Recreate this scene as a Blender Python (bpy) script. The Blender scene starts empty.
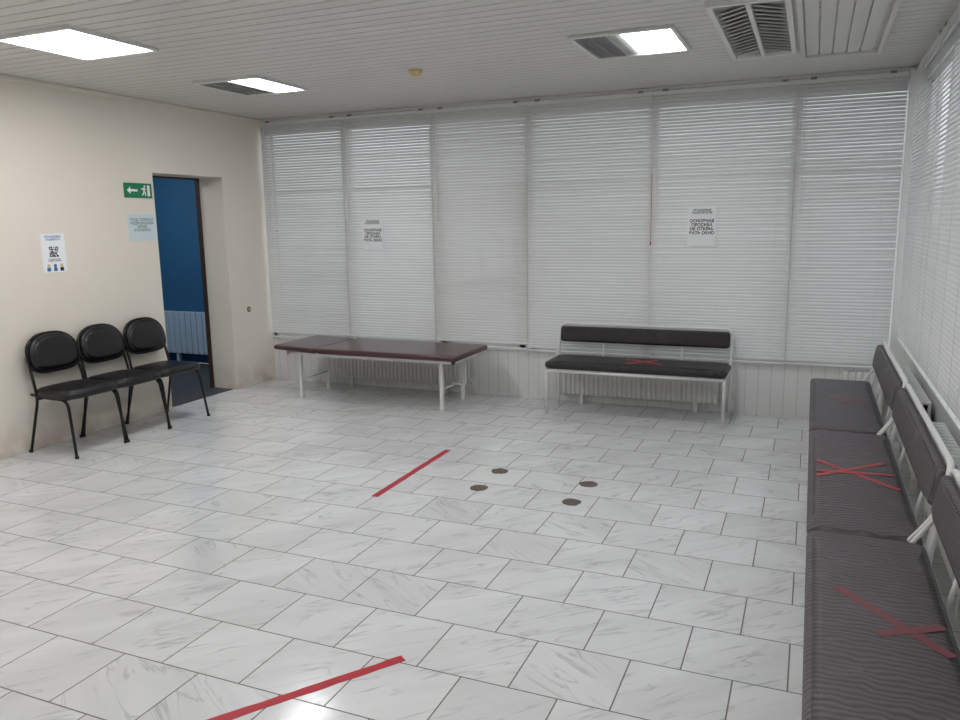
import bpy, bmesh, math, random
from mathutils import Vector, Matrix
random.seed(7)
S=bpy.context.scene
COL=S.collection
try: S.view_settings.view_transform='Standard'
except Exception: pass

def lin(c):
    return tuple((x/255/12.92 if x/255<=.04045 else ((x/255+.055)/1.055)**2.4) for x in c)+(1,)

# ---------------------------------------------------------------- materials
class NT:
    def __init__(s,name):
        s.m=bpy.data.materials.new(name); s.m.use_nodes=True; s.t=s.m.node_tree
        s.b=s.t.nodes['Principled BSDF']; s.o=s.t.nodes['Material Output']
    def n(s,typ,**kw):
        x=s.t.nodes.new(typ)
        for k,v in kw.items(): setattr(x,k,v)
        return x
    def l(s,a,b): s.t.links.new(a,b)
    def math(s,op,a,b=None,c=None):
        x=s.n('ShaderNodeMath',operation=op)
        for i,v in enumerate((a,b,c)):
            if v is None: continue
            if isinstance(v,(int,float)): x.inputs[i].default_value=v
            else: s.l(v,x.inputs[i])
        return x.outputs[0]
    def mix(s,f,a,b,blend='MIX'):
        x=s.n('ShaderNodeMix',data_type='RGBA',blend_type=blend)
        for i,v in ((0,f),(6,a),(7,b)):
            if isinstance(v,(int,float)): x.inputs[i].default_value=v
            elif isinstance(v,tuple): x.inputs[i].default_value=v
            else: s.l(v,x.inputs[i])
        return x.outputs[2]
    def noise(s,vec,scale,detail=3,rough=.5,dist=0):
        x=s.n('ShaderNodeTexNoise'); x.inputs['Scale'].default_value=scale
        x.inputs['Detail'].default_value=detail; x.inputs['Roughness'].default_value=rough
        x.inputs['Distortion'].default_value=dist
        if vec is not None: s.l(vec,x.inputs['Vector'])
        return x.outputs[0]
    def ramp(s,v,stops):
        x=s.n('ShaderNodeValToRGB'); r=x.color_ramp
        while len(r.elements)<len(stops): r.elements.new(.5)
        for e,(p,c) in zip(r.elements,stops):
            e.position=p; e.color=c if isinstance(c,tuple) else (c,c,c,1)
        s.l(v,x.inputs[0]); return x.outputs[0]
    def pos(s): return s.n('ShaderNodeNewGeometry').outputs['Position']
    def obj(s): return s.n('ShaderNodeTexCoord').outputs['Object']
    def bump(s,h,strength=.3,dist=.005):
        x=s.n('ShaderNodeBump'); x.inputs['Strength'].default_value=strength; x.inputs['Distance'].default_value=dist
        s.l(h,x.inputs['Height']); s.l(x.outputs[0],s.b.inputs['Normal'])

def simple(name,rgb,rough=.5,metal=0,var=.06,scale=6,bump=0):
    k=NT(name); c=lin(rgb)
    n=k.noise(k.obj(),scale,4)
    d=tuple(x*(1-var*2) for x in c[:3])+(1,)
    k.l(k.mix(n,d,c),k.b.inputs['Base Color'])
    k.b.inputs['Roughness'].default_value=rough; k.b.inputs['Metallic'].default_value=metal
    if bump: k.bump(k.noise(k.obj(),60,3),bump,.003)
    return k.m

def mat_floor():
    k=NT('marble_floor_tile'); TX,TY=.36,.33
    sep=k.n('ShaderNodeSeparateXYZ'); k.l(k.pos(),sep.inputs[0]); X,Y=sep.outputs[0],sep.outputs[1]
    v=k.math('DIVIDE',Y,TY); row=k.math('FLOOR',v); fv=k.math('FRACT',v)
    u=k.math('ADD',k.math('DIVIDE',X,TX),k.math('MULTIPLY',row,.5)); col=k.math('FLOOR',u); fu=k.math('FRACT',u)
    def edge(f,t):
        d=k.math('MINIMUM',f,k.math('SUBTRACT',1.0,f)); return k.math('MULTIPLY',d,t)
    e=k.math('MINIMUM',edge(fu,TX),edge(fv,TY))
    mask=k.math('LESS_THAN',e,.0027)
    cv=k.n('ShaderNodeCombineXYZ'); k.l(col,cv.inputs[0]); k.l(row,cv.inputs[1])
    wn=k.n('ShaderNodeTexWhiteNoise',noise_dimensions='3D'); k.l(cv.outputs[0],wn.inputs['Vector'])
    rnd=wn.outputs['Value']
    sc=k.n('ShaderNodeVectorMath',operation='SCALE'); k.l(wn.outputs['Color'],sc.inputs[0]); sc.inputs['Scale'].default_value=40
    ad=k.n('ShaderNodeVectorMath',operation='ADD'); k.l(k.pos(),ad.inputs[0]); k.l(sc.outputs[0],ad.inputs[1])
    flip=k.math('GREATER_THAN',rnd,.85)
    ang=k.math('ADD',k.math('MULTIPLY',flip,1.3),-.75)
    vr=k.n('ShaderNodeVectorRotate',rotation_type='Z_AXIS'); k.l(ad.outputs[0],vr.inputs['Vector']); k.l(ang,vr.inputs['Angle'])
    mp=k.n('ShaderNodeMapping'); k.l(vr.outputs[0],mp.inputs['Vector']); mp.inputs['Scale'].default_value=(1.6,9,1)
    vn=k.noise(mp.outputs[0],1.3,3,.5,.6)
    vein=k.ramp(vn,[(.0,0.0),(.475,0.0),(.5,1.0),(.525,0.0),(1,0.0)])
    pres=k.ramp(k.noise(ad.outputs[0],6,2),[(.36,0.0),(.58,1.0)])
    vn2=k.noise(mp.outputs[0],.55,3,.5,.5)
    cloud=k.ramp(vn2,[(.35,0.0),(.7,1.0)])
    base=k.mix(cloud,lin((228,229,229)),lin((213,214,214)))
    base=k.mix(k.math('MULTIPLY',k.math('MULTIPLY',vein,pres),.45),base,lin((145,145,148)))
    base=k.mix(k.math('MULTIPLY',rnd,.10),base,lin((180,179,178)))
    dirt=k.ramp(k.noise(k.pos(),1.1,4),[(.45,0.0),(.75,1.0)])
    base=k.mix(k.math('MULTIPLY',dirt,.18),base,lin((176,172,166)))
    base=k.mix(mask,base,lin((112,103,94)))
    k.l(base,k.b.inputs['Base Color'])
    r=k.math('ADD',.14,k.math('MULTIPLY',mask,.6)); r=k.math('ADD',r,k.math('MULTIPLY',dirt,.12))
    k.l(r,k.b.inputs['Roughness'])
    k.bump(k.math('SUBTRACT',1.0,mask),.4,.002)
    return k.m

def mat_cream():
    k=NT('cream_wall_paint'); p=k.pos()
    n=k.noise(p,1.4,5)
    c=k.mix(n,lin((233,225,212)),lin((241,234,222)))
    sep=k.n('ShaderNodeSeparateXYZ'); k.l(p,sep.inputs[0])
    low=k.ramp(sep.outputs[2],[(0,1.0),(.28,0.0)])
    st=k.ramp(k.noise(p,5,4),[(.42,0.0),(.62,1.0)])
    c=k.mix(k.math('MULTIPLY',k.math('MULTIPLY',low,st),.5),c,lin((172,148,122)))
    k.l(c,k.b.inputs['Base Color']); k.b.inputs['Roughness'].default_value=.5
    k.bump(k.noise(p,35,3),.15,.004); return k.m

def mat_slat():
    k=NT('blind_slat_white')
    n=k.noise(k.pos(),2.0,3)
    c=k.mix(n,lin((218,219,218)),lin((228,229,228)))
    k.l(c,k.b.inputs['Base Color']); k.b.inputs['Roughness'].default_value=.4
    tr=k.n('ShaderNodeBsdfTranslucent'); k.l(c,tr.inputs[0])
    mx=k.n('ShaderNodeMixShader'); mx.inputs[0].default_value=.06
    k.l(k.b.outputs[0],mx.inputs[1]); k.l(tr.outputs[0],mx.inputs[2]); k.l(mx.outputs[0],k.o.inputs[0]); return k.m

def mat_wave(name,a,b,sc=26,dark=.7):
    k=NT(name); o=k.obj()
    w=k.n('ShaderNodeTexWave',wave_type='BANDS',bands_direction='X'); k.l(o,w.inputs['Vector'])
    w.inputs['Scale'].default_value=sc; w.inputs['Distortion'].default_value=7.0; w.inputs['Detail'].default_value=1.0; w.inputs['Detail Scale'].default_value=.9
    n=k.noise(o,4,4)
    c=k.mix(n,lin(a),lin(b)); c=k.mix(k.math('MULTIPLY',w.outputs['Fac'],dark),c,lin(tuple(int(x*.62) for x in a)))
    wear=k.ramp(k.noise(o,9,5,.65),[(.55,0.0),(.72,1.0)])
    c=k.mix(k.math('MULTIPLY',wear,.25),c,lin(tuple(min(255,int(x*1.35)) for x in b)))
    k.l(c,k.b.inputs['Base Color']); k.b.inputs['Roughness'].default_value=.55
    k.bump(w.outputs['Fac'],.5,.004); return k.m

def mat_emit(name,rgb,s):
    k=NT(name); k.b.inputs['Base Color'].default_value=lin(rgb)
    k.b.inputs['Emission Color'].default_value=lin(rgb); k.b.inputs['Emission Strength'].default_value=s; return k.m

def mat_glass():
    k=NT('window_glass'); t=k.n('ShaderNodeBsdfTransparent'); g=k.n('ShaderNodeBsdfGlossy'); g.inputs['Roughness'].default_value=.02
    m=k.n('ShaderNodeMixShader'); m.inputs[0].default_value=.06
    k.l(t.outputs[0],m.inputs[1]); k.l(g.outputs[0],m.inputs[2]); k.l(m.outputs[0],k.o.inputs[0]); return k.m

def mat_panel():
    k=NT('white_tongue_panelling'); sep=k.n('ShaderNodeSeparateXYZ'); k.l(k.pos(),sep.inputs[0])
    s=k.math('ADD',sep.outputs[0],sep.outputs[1]); f=k.math('FRACT',k.math('DIVIDE',s,.1))
    g=k.math('LESS_THAN',f,.06)
    c=k.mix(k.noise(k.pos(),3,3),lin((218,218,216)),lin((230,230,229)))
    c=k.mix(k.math('MULTIPLY',g,.35),c,lin((140,138,134)))
    k.l(c,k.b.inputs['Base Color']); k.b.inputs['Roughness'].default_value=.4
    k.bump(k.math('SUBTRACT',1.0,g),.4,.003); return k.m

M=dict(floor=mat_floor(),cream=mat_cream(),slat=mat_slat(),
 ceil=simple('ceiling_slat_white',(222,220,216),.4,0,.04,3),
 gap=simple('ceiling_gap_dark',(78,75,72),.8),
 plate=simple('vent_back_plate',(176,175,172),.7),
 white=simple('white_enamel',(230,230,228),.35,0,.03,8),
 rad=simple('radiator_white',(232,231,229),.4,0,.04,8),
 radb=simple('radiator_bluish',(176,200,220),.4,0,.04,8),
 panel=mat_panel(),
 wave=mat_wave('grey_ribbed_vinyl',(94,88,91),(108,102,105),13,.75),
 blk=mat_wave('dark_ribbed_vinyl',(46,42,45),(58,53,56),16,.6),
 vinyl=simple('black_leatherette',(24,23,26),.38,0,.1,10,.1),
 blackm=simple('black_metal_tube',(20,20,22),.3,.2),
 burg=simple('burgundy_leatherette',(80,48,50),.3,0,.12,5,.1),
 red=simple('red_floor_tape',(192,36,52),.45,0,.12,14),
 redf=simple('worn_red_tape',(186,70,70),.5,0,.15,14),
 redb=simple('faded_brown_tape',(128,72,74),.5,0,.12,14),
 brown=simple('brown_marker',(118,104,94),.6,0,.25,30),
 paper=simple('paper_white',(248,250,252),.7,0,.01),
 ink=simple('ink_dark',(38,40,48),.7), inkb=simple('ink_blue',(60,120,180),.7),
 green=simple('exit_sign_green',(24,132,88),.4), blue=simple('blue_wall_paint',(42,98,140),.6,0,.06,2),
 brownd=simple('brown_door_frame',(70,52,42),.5), dfl=simple('corridor_linoleum',(60,62,66),.5),
 lit=mat_emit('lit_diffuser',(252,252,254),20.5), chrome=simple('louvre_metal',(180,182,182),.35,.5),
 yel=simple('yellowed_plastic',(222,200,150),.5), glass=mat_glass(),
 steel=simple('dark_steel',(140,140,138),.4,.4))

# ---------------------------------------------------------------- mesh helpers
def mkobj(name,me,mat=None,parent=None,smooth=False):
    o=bpy.data.objects.new(name,me); COL.objects.link(o)
    if mat is not None:
        for m in (mat if isinstance(mat,(list,tuple)) else [mat]): me.materials.append(m)
    if parent: o.parent=parent
    if smooth:
        for p in me.polygons: p.use_smooth=True
    return o
def addbox(bm,lo,hi,mi=0,mtx=None):
    vs=[]
    for x in (lo[0],hi[0]):
        for y in (lo[1],hi[1]):
            for z in (lo[2],hi[2]):
                v=Vector((x,y,z)); 
                if mtx: v=mtx@v
                vs.append(bm.verts.new(v))
    for f in ((0,1,3,2),(4,6,7,5),(0,4,5,1),(2,3,7,6),(0,2,6,4),(1,5,7,3)):
        fc=bm.faces.new([vs[i] for i in f]); fc.material_index=mi
def boxes(name,lst,mat,parent=None,bevel=0):
    bm=bmesh.new()
    for b in lst: addbox(bm,b[0],b[1],b[2] if len(b)>2 else 0,b[3] if len(b)>3 else None)
    bmesh.ops.recalc_face_normals(bm,faces=bm.faces)
    me=bpy.data.meshes.new(name); bm.to_mesh(me); bm.free()
    o=mkobj(name,me,mat,parent)
    if bevel:
        md=o.modifiers.new('b','BEVEL'); md.width=bevel; md.segments=2; md.limit_method='ANGLE'
    return o
def empty(name,loc=(0,0,0),rz=0):
    o=bpy.data.objects.new(name,None); o.location=loc; o.rotation_euler=(0,0,rz); o.empty_display_size=.1; COL.objects.link(o); return o
def fillet(pts,r,n=6):
    pts=[Vector(p) for p in pts]; out=[pts[0]]
    for i in range(1,len(pts)-1):
        a,b,c=pts[i-1:i+2]; d1=(a-b); d2=(c-b); rr=min(r,d1.length*.49,d2.length*.49)
        p1=b+d1.normalized()*rr; p2=b+d2.normalized()*rr
        for j in range(n+1):
            t=j/n; out.append((1-t)**2*p1+2*t*(1-t)*b+t*t*p2)
    out.append(pts[-1]); return out
def tube(name,pts,r,mat,parent=None,fr=.05,seg=10,closed=False):
    P=fillet(pts,fr) if not closed else [Vector(p) for p in pts]
    bm=bmesh.new(); rings=[]; N=len(P); ref=None
    for i,p in enumerate(P):
        if closed: t=(P[(i+1)%N]-P[i-1])
        else: t=(P[min(i+1,N-1)]-P[max(i-1,0)])
        t.normalize()
        if ref is None:
            ref=t.orthogonal().normalized()
        ref=(ref-t*ref.dot(t)).normalized(); b=t.cross(ref)
        rings.append([bm.verts.new(p+ref*math.cos(2*math.pi*k/seg)*r+b*math.sin(2*math.pi*k/seg)*r) for k in range(seg)])
    for i in range(N if closed else N-1):
        A,B=rings[i],rings[(i+1)%N]
        for k in range(seg): bm.faces.new((A[k],A[(k+1)%seg],B[(k+1)%seg],B[k]))
    if not closed:
        bm.faces.new(rings[0][::-1]); bm.faces.new(rings[-1])
    bmesh.ops.recalc_face_normals(bm,faces=bm.faces)
    me=bpy.data.meshes.new(name); bm.to_mesh(me); bm.free()
    return mkobj(name,me,mat,parent,True)
def rrect(w,h,r,n=6):
    out=[]
    for cx,cy,a0 in ((w/2-r,h/2-r,0),(-w/2+r,h/2-r,90),(-w/2+r,-h/2+r,180),(w/2-r,-h/2+r,270)):
        for j in range(n+1):
            a=math.radians(a0+90*j/n); out.append((cx+r*math.cos(a),cy+r*math.sin(a)))
    return out
def cushion(name,outline,th,mat,parent,crown=.012,mtx=None,rings=5,edge=.018):
    bm=bmesh.new(); cx=sum(p[0] for p in outline)/len(outline); cy=sum(p[1] for p in outline)/len(outline)
    N=len(outline); L=[]
    mx=max(abs(p[0]-cx) for p in outline); my=max(abs(p[1]-cy) for p in outline)
    def ring(ins,z):
        L.append([bm.verts.new((cx+(x-cx)*(mx-ins)/mx,cy+(y-cy)*(my-ins)/my,z)) for x,y in outline])
    ring(edge,0)
    ring(edge*.3,edge*.3); ring(0,edge)
    ring(0,th-edge)
    for j in range(1,5):
        a=math.pi/2*j/4; ring(edge*(1-math.cos(a)),th-edge+edge*math.sin(a))
    for k in (.9,.75,.5,.25):
        L.append([bm.verts.new((cx+(x-cx)*k,cy+(y-cy)*k,th+crown*(1-k**4))) for x,y in outline])
    for A,B in zip(L,L[1:]):
        for i in range(N): bm.faces.new((A[i],A[(i+1)%N],B[(i+1)%N],B[i]))
    c=bm.verts.new((cx,cy,th+crown))
    for i in range(N): bm.faces.new((L[-1][i],L[-1][(i+1)%N],c))
    bm.faces.new(L[0][::-1])
    bmesh.ops.recalc_face_normals(bm,faces=bm.faces)
    if mtx: bmesh.ops.transform(bm,matrix=mtx,verts=bm.verts)
    me=bpy.data.meshes.new(name); bm.to_mesh(me); bm.free()
    return mkobj(name,me,mat,parent,True)
def poly(name,pts,mat,parent,th=.001,mtx=None):
    bm=bmesh.new(); f=bm.faces.new([bm.verts.new((x,y,0)) for x,y in pts])
    r=bmesh.ops.extrude_face_region(bm,geom=[f]); bmesh.ops.translate(bm,verts=[v for v in r['geom'] if isinstance(v,bmesh.types.BMVert)],vec=(0,0,th))
    bmesh.ops.recalc_face_normals(bm,faces=bm.faces)
    if mtx: bmesh.ops.transform(bm,matrix=mtx,verts=bm.verts)
    me=bpy.data.meshes.new(name); bm.to_mesh(me); bm.free(); return mkobj(name,me,mat,parent)
def text(name,body,size,loc,mat,parent,align='CENTER'):
    cu=bpy.data.curves.new(name,'FONT'); cu.body=body; cu.size=size; cu.align_x=align; cu.space_line=.95; cu.offset=.0009*size/.03
    o=bpy.data.objects.new(name,cu); COL.objects.link(o)
    bpy.context.view_layer.update()
    me=bpy.data.meshes.new_from_object(o.evaluated_get(bpy.context.evaluated_depsgraph_get()))
    bpy.data.objects.remove(o); me.name=name
    me.materials.clear(); o=mkobj(name,me,mat,parent); o.location=loc; return o

# ---------------------------------------------------------------- room
XL,XR,YB,YN,H=-5.224,.68,6.66,-1.6,2.664
boxes('floor',[((XL-.3,YN,-.1),(XR+.2,YB+.15,0))],M['floor'])
D0,D1,DZ=5.18,6.04,2.07
boxes('wall_left',[((XL-.3,YN,0),(XL,D0,H)),((XL-.3,D1,0),(XL,YB+.15,H)),((XL-.3,D0,DZ),(XL,D1,H))],M['cream'])
boxes('wall_near',[((XL-.3,YN-.15,0),(XR+.2,YN,H))],M['cream'])
SB=.44
boxes('wall_back',[((XL,YB,0),(XR+.2,YB+.15,SB)),((XL,YB,H-.1),(XR+.2,YB+.15,H))],M['panel'])
SR=.68
boxes('wall_right',[((XR,YN,0),(XR+.15,YB,SR)),((XR,YN,H-.1),(XR+.15,YB,H))],M['panel'])
L=[((XL-.3,YN,H+.012),(XR+.2,YB+.15,H+.1),1)]
y=YN; i=0
while y<YB-.02:
    L.append(((XL,y,H),(XR,min(y+.091,YB),H+.0125),0)); y+=.1
boxes('ceiling',L,[M['ceil'],M['gap']])
boxes('trim_1',[((XL,YN,H-.035),(XL+.03,YB,H))],M['cream'],bevel=.008)
boxes('trim_2',[((XL,YB-.03,H-.03),(XR,YB,H))],M['white'],bevel=.008)
boxes('trim_3',[((XR-.03,YN,H-.03),(XR,YB,H))],M['white'],bevel=.008)

bx=[-5.20,-4.24,-3.28,-2.35,-1.26,-.16,.575]
for i in range(6):
    a,b=bx[i],bx[i+1]
    if i==0:a=XL
    if i==5:b=XR
    z0,z1=SB,H-.1
    f=[((a,YB+.03,z0),(a+.035,YB+.10,z1)),((b-.035,YB+.03,z0),(b,YB+.10,z1)),((a,YB+.03,z0),(b,YB+.10,z0+.05)),((a,YB+.03,z1-.05),(b,YB+.10,z1)),((a,YB+.06,1.93),(b,YB+.10,1.97))]
    if i==2: f+=[((a+.035,YB+.03,z0),(a+.1,YB+.09,1.93)),((b-.1,YB+.03,z0),(b-.035,YB+.09,1.93)),((a+.1,YB+.03,1.02),(b-.1,YB+.09,1.1))]
    f.append(((a+.03,YB+.06,z0+.04),(b-.03,YB+.065,z1-.04),1))
    boxes('window_%d'%(i+1),f,[M['white'],M['glass']])
    if i>0: boxes('trim_%d'%(10+i),[((a-.03,YB-.012,SB),(a+.03,YB+.03,H-.1))],M['white'])
ry=[6.52,5.25,3.9,2.55,1.2,-.15,-1.5]
for i in range(6):
    b,a=ry[i],ry[i+1]; z0,z1=SR,H-.1
    f=[((XR+.03,a,z0),(XR+.1,a+.035,z1)),((XR+.03,b-.035,z0),(XR+.1,b,z1)),((XR+.03,a,z0),(XR+.1,b,z0+.05)),((XR+.03,a,z1-.05),(XR+.1,b,z1)),
       ((XR+.06,a+.03,z0+.04),(XR+.065,b-.03,z1-.04),1)]
    boxes('window_%d'%(i+7),f,[M['white'],M['glass']])
    if i>0: boxes('trim_%d'%(20+i),[((XR-.012,b-.03,SR),(XR+.03,b+.03,H-.1))],M['white'])
boxes('trim_4',[((.577,YB-.1,SB),(XR+.1,YB+.1,H-.03)),((.60,YB-.09,0),(XR,YB,SB))],M['white'])

def blind(name,a0,a1,zt,zb,org,ux,nrm,tilt=62,jit=0):
    bm=bmesh.new(); ux=Vector(ux); nrm=Vector(nrm); org=Vector(org); up=Vector((0,0,1))
    w=.0290; pitch=.0262; th=math.radians(tilt)
    n=int((zt-.04-zb-.02)/pitch)
    for k in range(n):
        z=zt-.045-k*pitch
        t=th+math.radians(random.uniform(-3,3))
        dz=math.sin(t)*w/2; dn=math.cos(t)*w/2; cv=.0042
        sk=random.uniform(-.0012,.0012)
        pr=[]
        for s,c in ((-1,0),(-.5,cv*.75),(0,cv),(.5,cv*.75),(1,0)):
            off=nrm*(s*dn+c*math.sin(t))+up*(-s*dz+c*math.cos(t))
            pr.append((bm.verts.new(org+ux*(a0+.004)+up*(z+sk)+off),bm.verts.new(org+ux*(a1-.004)+up*(z-sk)+off)))
        for A,B in zip(pr,pr[1:]):
            f=bm.faces.new((A[0],A[1],B[1],B[0])); f.smooth=True
    def bb(p0,p1,n0,n1,z0,z1,mi):
        vs=[]
        for p in (p0,p1):
            for q in (n0,n1):
                for z in (z0,z1): vs.append(bm.verts.new(org+ux*p+nrm*q+up*z))
        for f in ((0,1,3,2),(4,6,7,5),(0,4,5,1),(2,3,7,6),(0,2,6,4),(1,5,7,3)):
            fc=bm.faces.new([vs[i] for i in f]); fc.material_index=mi
    bb(a0+.002,a1-.002,-.014,.014,zt-.03,zt,1)
    bb(a0+.003,a1-.003,-.012,.012,zb,zb+.014,1)
    L=a1-a0; m=max(2,int(L/.45)+1)
    for j in range(m):
        p=a0+.12+(L-.24)*j/(m-1)
        bb(p-.001,p+.001,.0135,.0150,zb,zt-.02,1)
    for p in (a0+.1,a1-.1):
        bb(p-.02,p+.02,-.016,.018,zt-.006,zt+.012,2)
    bb(a0+.05,a0+.056,.016,.022,zt-1.0,zt-.03,1)
    me=bpy.data.meshes.new(name); bm.to_mesh(me); bm.free()
    return mkobj(name,me,[M['slat'],M['white'],M['steel']])
zbs=[.455,.465,.455,.445,.44,.445]
tl=[58,55,66,63,61,60]
for i in range(6):
    blind('window_blind',bx[i],bx[i+1],H-.035,zbs[i],(0,YB-.035,0),(1,0,0),(0,-1,0),tl[i])
for i in range(6):
    blind('window_blind',-ry[i],-ry[i+1]-.0,H-.035,.70,(XR-.06,0,0),(0,-1,0),(-1,0,0),62)
boxes('blind_pull_cord',[((-1.253,YB-.0565,1.42),(-1.250,YB-.0525,1.98)),((-1.256,YB-.06,1.40),(-1.247,YB-.049,1.425))],M['redf'])

# corridor behind the doorway
cx0=-8.4
boxes('wall_corridor',[((cx0,7.15,0),(XL-.3,7.25,H)),((cx0-.1,4.2,0),(cx0,7.25,H)),((cx0,4.1,0),(XL-.3,4.2,H)),((XL-.32,YB+.15,0),(XL-.3,7.2,H)),
   ((XL-.32,4.2,0),(XL-.302,D0-.06,H)),((XL-.32,D1+.06,0),(XL-.302,YB+.15,H))],M['blue'])
boxes('floor_corridor',[((cx0,4.2,-.1),(XL-.301,7.15,-.002))],M['dfl'])
boxes('ceiling_corridor',[((cx0,4.2,H),(XL-.301,7.15,H+.05))],M['ceil'])
boxes('trim_5',[((XL-.33,D1-.008,0),(XL-.28,D1+.04,DZ)),((XL-.33,D0-.04,0),(XL-.28,D0+.008,DZ)),((XL-.33,D0-.04,DZ-.015),(XL-.28,D1+.04,DZ+.04))],M['brownd'])
boxes('trim_6',[((XL-.3,D0,0.0005),(XL-.05,D1,.006))],M['dfl'])

def radiator(name,p0,p1,nrm_y=True,z0=.1,z1=.42,n=20,th=.06,mat=None):
    e=empty(name); L=[]; (xa,ya),(xb,yb)=p0,p1
    for i in range(n):
        t0=i/n; t1=(i+.78)/n
        if abs(xb-xa)>abs(yb-ya):
            L.append(((xa+(xb-xa)*t0,ya,z0),(xa+(xb-xa)*t1,ya+th,z1)))
        else:
            L.append(((xa,ya+(yb-ya)*t0,z0),(xa+th,ya+(yb-ya)*t1,z1)))
    if abs(xb-xa)>abs(yb-ya):
        L+= [((xa,ya+.012,z0+.01),(xb,ya+th-.012,z1-.01))]
    else:
        L+= [((xa+.012,ya,z0+.01),(xa+th-.012,yb,z1-.01))]
    boxes('ribs',L,mat or M['rad'],e,.006)
    return e
def rad_back(xa,xb,pipes=True):
    e=radiator('wall_radiator',(xa,YB-.085),(xb,YB-.085),z0=.08,z1=.41,n=int((xb-xa)/.042))
    for x in ((xa+.2,xb-.2) if pipes else (xa+.03,xb-.06)):
        boxes('foot',[((x,YB-.07,0),(x+.03,YB-.04,.12))],M['rad'],e)
    if pipes:
        tube('pipe',[(xb-.01,YB-.055,.36),(xb+.06,YB-.055,.36),(xb+.06,YB-.055,.02)],.012,M['rad'],e,.03)
        tube('pipe_low',[(xb-.01,YB-.055,.14),(xb+.11,YB-.055,.14),(xb+.11,YB-.055,.02)],.012,M['rad'],e,.03)
rad_back(-4.45,-3.0); rad_back(-2.05,-.66); rad_back(.27,.56,False)
for ya,yb in ((3.2,4.4),(4.85,6.0),(1.0,2.6)):
    e=radiator('wall_radiator',(XR-.085,ya),(XR-.085,yb),z0=.12,z1=.58,n=int((yb-ya)/.06))
    boxes('foot',[((XR-.07,ya+.2,0),(XR-.04,ya+.23,.14)),((XR-.07,yb-.23,0),(XR-.04,yb-.2,.14))],M['rad'],e)
    tube('pipe',[(XR-.055,yb-.01,.2),(XR-.055,yb+.08,.2),(XR-.055,yb+.08,.02)],.012,M['rad'],e,.03)
e=radiator('corridor_radiator',(-7.4,7.06),(-5.85,7.06),z0=.12,z1=.62,n=18,th=.08,mat=M['radb'])
boxes('foot',[((-7.0,7.08,-.002),(-6.96,7.12,.14)),((-6.3,7.08,-.002),(-6.26,7.12,.14))],M['radb'],e)

# ---------------------------------------------------------------- ceiling fixtures
def fixture(name,x0,x1,y0,y1,litx=None):
    e=empty(name,((x0+x1)/2,(y0+y1)/2,H)); w,d=(x1-x0)/2,(y1-y0)/2
    fr=.025
    boxes('frame',[((-w,-d,-.02),(w,-d+fr,0)),((-w,d-fr,-.02),(w,d,0)),((-w,-d+fr,-.02),(-w+fr,d-fr,0)),((w-fr,-d+fr,-.02),(w,d-fr,0))],M['white'],e,.004)
    lx0,lx1=(litx[0]-(x0+x1)/2,litx[1]-(x0+x1)/2) if litx else (-w+fr,w-fr)
    boxes('lit_diffuser',[((lx0,-d+fr,-.012),(lx1,d-fr,-.004))],M['lit'],e)
    if litx:
        a,b=(-w+fr,lx0) if lx0>-w+fr+.01 else (lx1,w-fr)
        L=[((a,-d+fr,-.003),(b,d-fr,-.001),1)]
        yy=-d+fr+.03
        while yy<d-fr-.01: L.append(((a,yy,-.018),(b,yy+.004,-.003),0)); yy+=.05
        xx=a+.01
        while xx<b: L.append(((xx,-d+fr,-.0185),(xx+.006,d-fr,-.003),0)); xx+=.09
        boxes('louvre',L,[M['chrome'],M['plate']],e)
fixture('added_light_panel',-4.27,-3.67,3.15,3.78)
fixture('added_light_panel',-4.30,-3.70,4.72,5.34,(-3.98,-3.725))
fixture('added_light_panel',-1.38,-.77,4.60,5.26,(-1.08,-.795))
fixture('added_light_panel',-1.38,-.77,1.0,1.6)  # unseen panel, added out of frame to light the foreground
fixture('added_light_panel',-1.38,-.77,2.5,3.1,(-1.08,-.795))  # half-lit panel above the view, added to brighten the near floor
fixture('added_light_panel',-4.27,-3.67,.6,1.2)  # added out of view on the left side for extra foreground light
def disc(name,r,z0,z1,loc,mat,parent=None,r2=None,n=28,sx=1,sy=1):
    bm=bmesh.new(); bmesh.ops.create_cone(bm,cap_ends=True,segments=n,radius1=r,radius2=r2 if r2 else r,depth=z1-z0)
    bmesh.ops.transform(bm,matrix=Matrix.Translation((0,0,(z0+z1)/2))@Matrix.Diagonal((sx,sy,1,1)),verts=bm.verts)
    me=bpy.data.meshes.new(name); bm.to_mesh(me); bm.free(); o=mkobj(name,me,mat,parent); o.location=loc; return o
e=empty('smoke_detector',(-2.63,5.09,H))
disc('base',.05,-.02,0,(0,0,0),M['yel'],e); disc('cap',.032,-.04,-.02,(0,0,0),M['yel'],e,.045)
e=empty('air_vent_grille',(-.36,4.95,H)); w,d=.17,.68
L=[((-w-.03,-d-.03,-.025),(w+.03,-d,0)),((-w-.03,d,-.025),(w+.03,d+.03,0)),((-w-.03,-d,-.025),(-w,d,0)),((w,-d,-.025),(w+.03,d,0)),((-.012,-d,-.03),(.012,d,0))]
boxes('frame',L,M['white'],e,.003)
boxes('back_plate',[((-w,-d,-.004),(w,d,-.001))],M['plate'],e)
L=[]
for s in (-1,1):
    yy=-d-.1
    while yy<d:
        m=Matrix.Translation((s*w/2,yy+.06,-.016))@Matrix.Rotation(s*math.radians(42),4,'Z')@Matrix.Rotation(math.radians(18),4,'X')
        if abs(yy+.06)<d-.07: L.append(((-w*.56,-.022,-.0015),(w*.56,.022,.0015),0,m))
        yy+=.085
boxes('blades',L,M['white'],e)
e=empty('ceiling_access_frame',(.1,4.7,H))
boxes('frame',[((-.24,-1.2,-.03),(-.21,1.15,0)),((.21,-1.2,-.03),(.24,1.15,0)),((-.21,1.12,-.03),(.21,1.15,0)),((-.21,-1.2,-.03),(.21,-1.17,0))],M['ceil'],e,.006)
L=[]
xx=-.205
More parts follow.
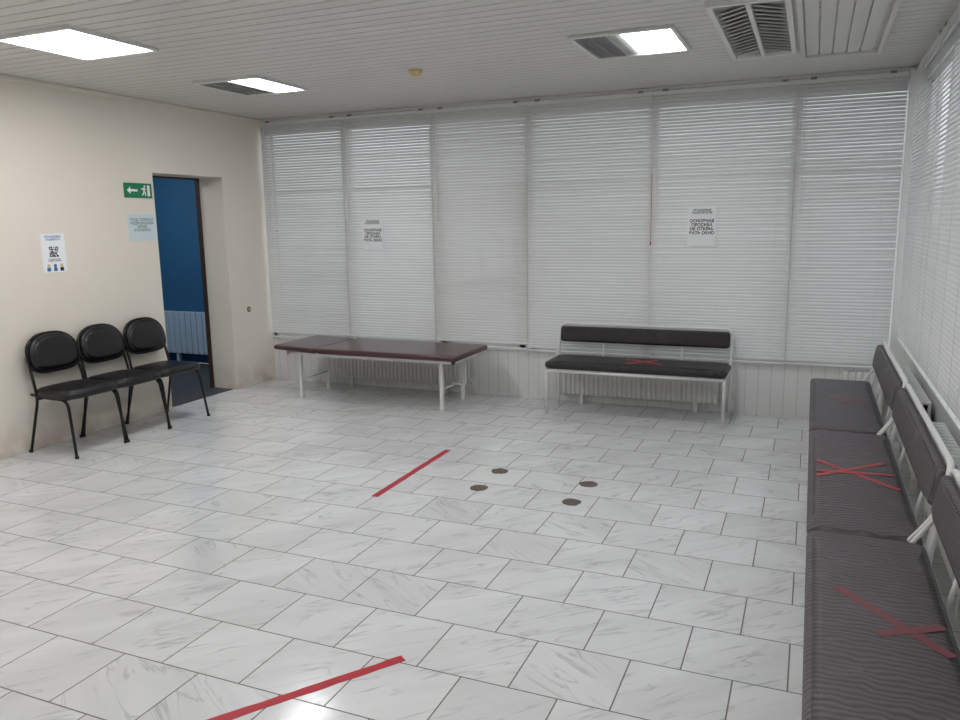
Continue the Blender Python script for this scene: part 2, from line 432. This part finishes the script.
while xx<.19: L.append(((xx,-1.165,-.012),(xx+.07,1.115,-.002))); xx+=.08
boxes('slats',L,M['ceil'],e)

# ---------------------------------------------------------------- benches
def bench(name,loc,rz,L,mat,cross=None,tmat=None,backz=(.565,.70),tw=.016):
    e=empty(name,loc,rz); h=L/2; r=.0125
    yf,yb=-.17,.20
    for s in (-1,1):
        x=s*(h-.02)
        tube('side_rail_'+('a' if s<0 else 'b'),[(x,yf,0),(x,yf-.02,.385),(x,yb-.01,.385)],r,M['white'],e,.05)
        tube('armrest_link_'+('a' if s<0 else 'b'),[(x,yb-.1,.385),(x+s*.012,yb-.02,.50),(x+s*.01,yb+.04,.60)],.008,M['white'],e,.05)
    tube('front_rail',[(-h+.02,yf-.01,.378),(h-.02,yf-.01,.378)],r,M['white'],e)
    tube('rear_rail',[(-h+.02,yb,.378),(h-.02,yb,.378)],r,M['white'],e)
    zt=backz[1]+.02
    tube('back_frame',[(-h+.01,yb+.0,0),(-h+.01,yb,.40),(-h+.01,yb+.055,zt),(h-.01,yb+.055,zt),(h-.01,yb,.40),(h-.01,yb,0)],r,M['white'],e,.06)
    cushion('seat',rrect(L-.01,.39,.03),.062,mat,e,.008,Matrix.Translation((0,-.005,.395)),edge=.024)
    bh=backz[1]-backz[0]
    m=Matrix.Translation((0,yb+.045,(backz[0]+backz[1])/2))@Matrix.Rotation(math.radians(90-9),4,'X')
    cushion('backrest',rrect(L-.05,bh,.025),.045,mat,e,.006,m)
    for x in (-h*.45,h*.45):
        tube('back_strut',[(x,yb,.38),(x,yb+.045,.60)],.008,M['white'],e)
    if cross:
        for i,(a,b) in enumerate(cross):
            a=Vector(a);b=Vector(b); d=(b-a).normalized(); n=Vector((-d.y,d.x))*tw
            N=14; up=[];dn=[]
            for q in range(N+1):
                p=a.lerp(b,q/N); up.append(p+n*random.uniform(.75,1.05)); dn.append(p-n*random.uniform(.75,1.05))
            poly('tape_%d'%i,[(p.x,p.y) for p in up+dn[::-1]],tmat,e,.0010,Matrix.Translation((0,-.005,.4648+.0007*i)))
    return e
bench('waiting_bench',(-1.285,6.28,0),0,1.47,M['blk'],[((-.05,-.13),(.16,.1)),((-.1,.07),(.22,-.09))],M['redf'],tw=.024)
R=-math.pi/2
bench('waiting_bench',(.235,5.30,0),R,1.50,M['wave'],[((-.12,-.1),(.1,.14)),((-.1,.1),(.12,-.05))],M['redb'],(.57,.72))
bench('waiting_bench',(.235,3.785,0),R,1.50,M['wave'],[((-.12,-.16),(.22,.16)),((.13,-.16),(-.16,.13)),((.06,-.16),(.02,.16))],M['redf'],(.57,.72),.015)
bench('waiting_bench',(.235,2.27,0),R,1.50,M['wave'],[((-.25,-.11),(.08,.165)),((.02,-.01),(-.08,.165))],M['redb'],(.57,.72),.018)

# ---------------------------------------------------------------- examination couch
e=empty('examination_couch',(-3.62,6.16,0)); 
L,W=1.86,.70
xh=-L/2+.45
cushion('mattress',rrect(L-.46,W,.02),.05,M['burg'],e,.004,Matrix.Translation((.225,0,.455)))
cushion('headrest',rrect(.47,W,.02),.045,M['burg'],e,.004,Matrix.Translation((xh,0,.455))@Matrix.Rotation(math.radians(-2.5),4,'Y').inverted()@Matrix.Translation((-.235,0,0)))
boxes('apron',[((-L/2+.1,-W/2+.05,.425),(L/2-.05,-W/2+.075,.455)),((-L/2+.1,W/2-.075,.425),(L/2-.05,W/2-.05,.455)),((L/2-.075,-W/2+.05,.425),(L/2-.05,W/2-.05,.455)),((-L/2+.1,-W/2+.05,.425),(-L/2+.125,W/2-.05,.455))],M['white'],e)
for i,x in enumerate((-.745,.72)):
    for j,yy in enumerate((-.22,.22)):
        boxes('leg_%d%d'%(i,j),[((x-.015,yy-.015,0),(x+.015,yy+.015,.44))],M['white'],e,.003)
    tube('leg_brace_%d'%i,[(x,-.22,.18),(x,.22,.18)],.009,M['white'],e)
tube('diag_brace',[(.72,-.0,.2),(.85,.0,.18),(.85,0,.43)],.009,M['white'],e)

# ---------------------------------------------------------------- visitor chairs
def chair(loc,rz):
    e=empty('visitor_chair',loc,rz); r=.0105; hw=.205
    for s in (-1,1):
        x=s*hw
        tube('front_leg_'+('l' if s<0 else 'r'),[(x*1.10,-.23,0),(x,-.17,.415),(x,.02,.415),(x,.19,.43)],r,M['blackm'],e,.07)
        tube('rear_leg_'+('l' if s<0 else 'r'),[(x*1.10,.235,0),(x,.13,.40),(x*.99,.16,.55),(x*.93,.205,.69)],r,M['blackm'],e,.06)
        disc('foot_f',.014,0,.02,(x*1.10,-.23,0),M['vinyl'],e); disc('foot_r',.014,0,.02,(x*1.10,.235,0),M['vinyl'],e)
    tube('cross_front',[(-hw,-.12,.408),(hw,-.12,.408)],.008,M['blackm'],e)
    tube('cross_rear',[(-hw,.13,.40),(hw,.13,.40)],.008,M['blackm'],e)
    pts=[]
    for k in range(40):
        a=2*math.pi*k/40; c,s_=math.cos(a),math.sin(a)
        ex=.42
        x=.225*math.copysign(abs(c)**ex,c); y=.215*math.copysign(abs(s_)**ex,s_)
        x*=1-.06*(y/.215)
        pts.append((x,y))
    cushion('seat',pts,.055,M['vinyl'],e,.012,Matrix.Translation((0,-.015,.415)),edge=.022)
    pts=[]
    for k in range(44):
        a=2*math.pi*k/44; c,s_=math.cos(a),math.sin(a)
        ex=.78 if s_>0 else .55
        x=.20*math.copysign(abs(c)**ex,c); y=(.15 if s_>0 else .12)*math.copysign(abs(s_)**(.9 if s_>0 else .6),s_)
        pts.append((x,y))
    m=Matrix.Translation((0,.195,.70))@Matrix.Rotation(math.radians(78),4,'X')
    cushion('backrest',pts,.045,M['vinyl'],e,.01,m,edge=.02)
    P=[m@Vector((x*1.045,y*1.045,.012)) for x,y in pts]
    tube('back_hoop',P,.0105,M['blackm'],e,closed=True)
    return e
for y,x in ((3.99,-4.955),(4.42,-4.955),(4.86,-4.955)):
    chair((x,y,0),math.pi/2)

# ---------------------------------------------------------------- floor marks
def strip(name,a,b,w,mat,z=0.0003):
    a=Vector(a);b=Vector(b);d=(b-a).normalized();n=Vector((-d.y,d.x)); N=24; up=[];dn=[]
    for i in range(N+1):
        p=a.lerp(b,i/N); up.append(p+n*(w/2+random.uniform(-.003,.002))); dn.append(p-n*(w/2+random.uniform(-.003,.002)))
    pts=[(p.x,p.y) for p in up+dn[::-1]]
    return poly(name,pts,mat,None,.0012,Matrix.Translation((0,0,z)))
strip('floor_tape',(-2.335,3.83),(-2.335,4.86),.045,M['red'])
strip('floor_tape',(-2.07,1.30),(-1.33,2.34),.042,M['red'])
for x,y in ((-1.81,4.54),(-1.81,4.19),(-1.21,4.15),(-1.2,4.49)):
    pts=[( .057*math.cos(t)*(1+random.uniform(-.1,.1)), .057*math.sin(t)*(1+random.uniform(-.1,.1))) for t in [2*math.pi*k/24 for k in range(24)]]
    o=poly('floor_marker_spot',pts,M['brown'],None,.0015); o.location=(x,y,.0003)

# ---------------------------------------------------------------- signs and notices
def wall_frame_left(name,y0,y1,z0,z1,tilt=0):
    e=empty(name,(XL+.001,(y0+y1)/2,(z0+z1)/2)); e.rotation_euler=(math.pi/2,0,math.pi/2); return e,(y1-y0),(z1-z0)
def rect(name,x0,y0,x1,y1,mat,e,z,th=.001):
    return poly(name,[(x0,y0),(x1,y0),(x1,y1),(x0,y1)],mat,e,th,Matrix.Translation((0,0,z)))
e,w,h=wall_frame_left('exit_sign',4.86,5.15,1.855,1.975)
rect('panel',-w/2,-h/2,w/2,h/2,M['green'],e,0,.008)
z=.0085
poly('arrow',[(-.12,0),(-.085,.03),(-.085,.009),(-.01,.009),(-.01,-.009),(-.085,-.009),(-.085,-.03)],M['paper'],e,.001,Matrix.Translation((0,0,z)))
rect('door_shape',.095,-.045,.122,.045,M['paper'],e,z)
disc('man_head',.0085,0,.001,(.068,.036,z),M['paper'],e)
poly('man_body',[(.055,.026),(.07,.024),(.066,-.005),(.052,-.003)],M['paper'],e,.001,Matrix.Translation((0,0,z)))
poly('man_leg_a',[(.052,-.003),(.066,-.004),(.06,-.022),(.04,-.042),(.032,-.036),(.048,-.02)],M['paper'],e,.001,Matrix.Translation((0,0,z)))
poly('man_leg_b',[(.058,-.004),(.067,-.004),(.08,-.02),(.076,-.044),(.067,-.044),(.069,-.022)],M['paper'],e,.001,Matrix.Translation((0,0,z)))
poly('man_arm',[(.055,.026),(.04,.014),(.03,.018),(.028,.012),(.041,.005),(.058,.018)],M['paper'],e,.001,Matrix.Translation((0,0,z)))
poly('man_arm_b',[(.068,.024),(.084,.01),(.08,.005),(.066,.016)],M['paper'],e,.001,Matrix.Translation((0,0,z)))
pb=simple('paper_pale_blue',(216,230,232),.6,0,.01)
inkt=simple('ink_teal_grey',(110,140,150),.7)
e,w,h=wall_frame_left('door_notice',4.87,5.17,1.50,1.72)
rect('sheet',-w/2,-h/2,w/2,h/2,pb,e,0)
text('lettering','ВХОД ТОЛЬКО В\nМЕДИЦИНСКОЙ\nМАСКЕ\nИ БАХИЛАХ',.030,(0,.055,.0015),inkt,e)
e,w,h=wall_frame_left('qr_code_poster',4.055,4.255,1.29,1.575)
rect('sheet',-w/2,-h/2,w/2,h/2,M['paper'],e,0)
text('heading','УВАЖАЕМЫЕ\nПАЦИЕНТЫ',.021,(0,h/2-.03,.0015),M['inkb'],e)
bm=bmesh.new(); c=.0058
for i in range(13):
    for j in range(13):
        corner=(i<4 and j<4) or (i<4 and j>8) or (i>8 and j>8)
        on=random.random()<.5
        if corner:
            ii=i if i<4 else 12-i; jj=j if j<4 else 12-j; on=(ii in(0,3) or jj in (0,3) or (ii,jj)==(1,1))
        if on: addbox(bm,(-.0377+i*c,-.03+j*c,.0012),(-.0377+(i+1)*c,-.03+(j+1)*c,.0018))
me=bpy.data.meshes.new('qr'); bm.to_mesh(me); bm.free(); mkobj('qr_code',me,M['ink'],e)
text('small_text','Оставьте отзыв\nо работе клиники',.013,(0,-.05,.0015),M['ink'],e)
for k,(x,m) in enumerate(((-.055,M['inkb']),(0,M['inkb']),(.055,M['ink']))):
    disc('figure_%d'%k,.013,0,.001,(x,-.095,.0012),M['yel'] if k!=1 else M['inkb'],e); rect('figure_body_%d'%k,x-.015,-.135,x+.015,-.108,m,e,.0012)
def notice_back(x0,x1,z0,z1):
    e=empty('printed_notice',((x0+x1)/2,YB-.060,(z0+z1)/2)); e.rotation_euler=(math.pi/2,0,0); w,h=x1-x0,z1-z0
    rect('sheet',-w/2,-h/2,w/2,h/2,M['paper'],e,0)
    text('heading','УВАЖАЕМЫЕ\nПОСЕТИТЕЛИ!',.022,(0,h/2-.03,.0015),M['ink'],e)
    text('lettering','ОСНОВНАЯ\nПРОСЬБА\nНЕ ОТКРЫ-\nВАТЬ ОКНО',.034,(0,h/2-.12,.0015),M['ink'],e)
notice_back(-4.03,-3.81,1.37,1.66); notice_back(-.95,-.73,1.39,1.70)
e=empty('wall_bell_button',(XL,6.30,.78)); e.rotation_euler=(0,math.pi/2,0)
disc('ring',.026,0,.006,(0,0,0),M['brownd'],e); disc('button',.013,.006,.012,(0,0,0),M['yel'],e)

# ---------------------------------------------------------------- lights / world
W=bpy.data.worlds.new('overcast'); S.world=W; W.use_nodes=True
bg=W.node_tree.nodes['Background']; bg.inputs[0].default_value=(.88,.94,1,1); bg.inputs[1].default_value=.95
la=bpy.data.lights.new('corridor_lamp','AREA'); la.energy=26; la.size=.6
lo=bpy.data.objects.new('corridor_lamp',la); lo.location=(-6.8,5.7,H-.03); COL.objects.link(lo)

# ---------------------------------------------------------------- camera
yaw,pitch,roll=.4034,.1741,.0161
f=Vector((-math.sin(yaw)*math.cos(pitch),math.cos(yaw)*math.cos(pitch),-math.sin(pitch)))
r=Vector((math.cos(yaw),math.sin(yaw),0)); u=r.cross(f)
r2=r*math.cos(roll)-u*math.sin(roll); u2=u*math.cos(roll)+r*math.sin(roll)
cd=bpy.data.cameras.new('camera'); co=bpy.data.objects.new('camera',cd); COL.objects.link(co)
mt=Matrix((r2,u2,-f)).transposed().to_4x4(); mt.translation=(0,0,1.6); co.matrix_world=mt
cd.sensor_width=36; cd.lens=777.27*36/960; cd.clip_start=.02
S.camera=co
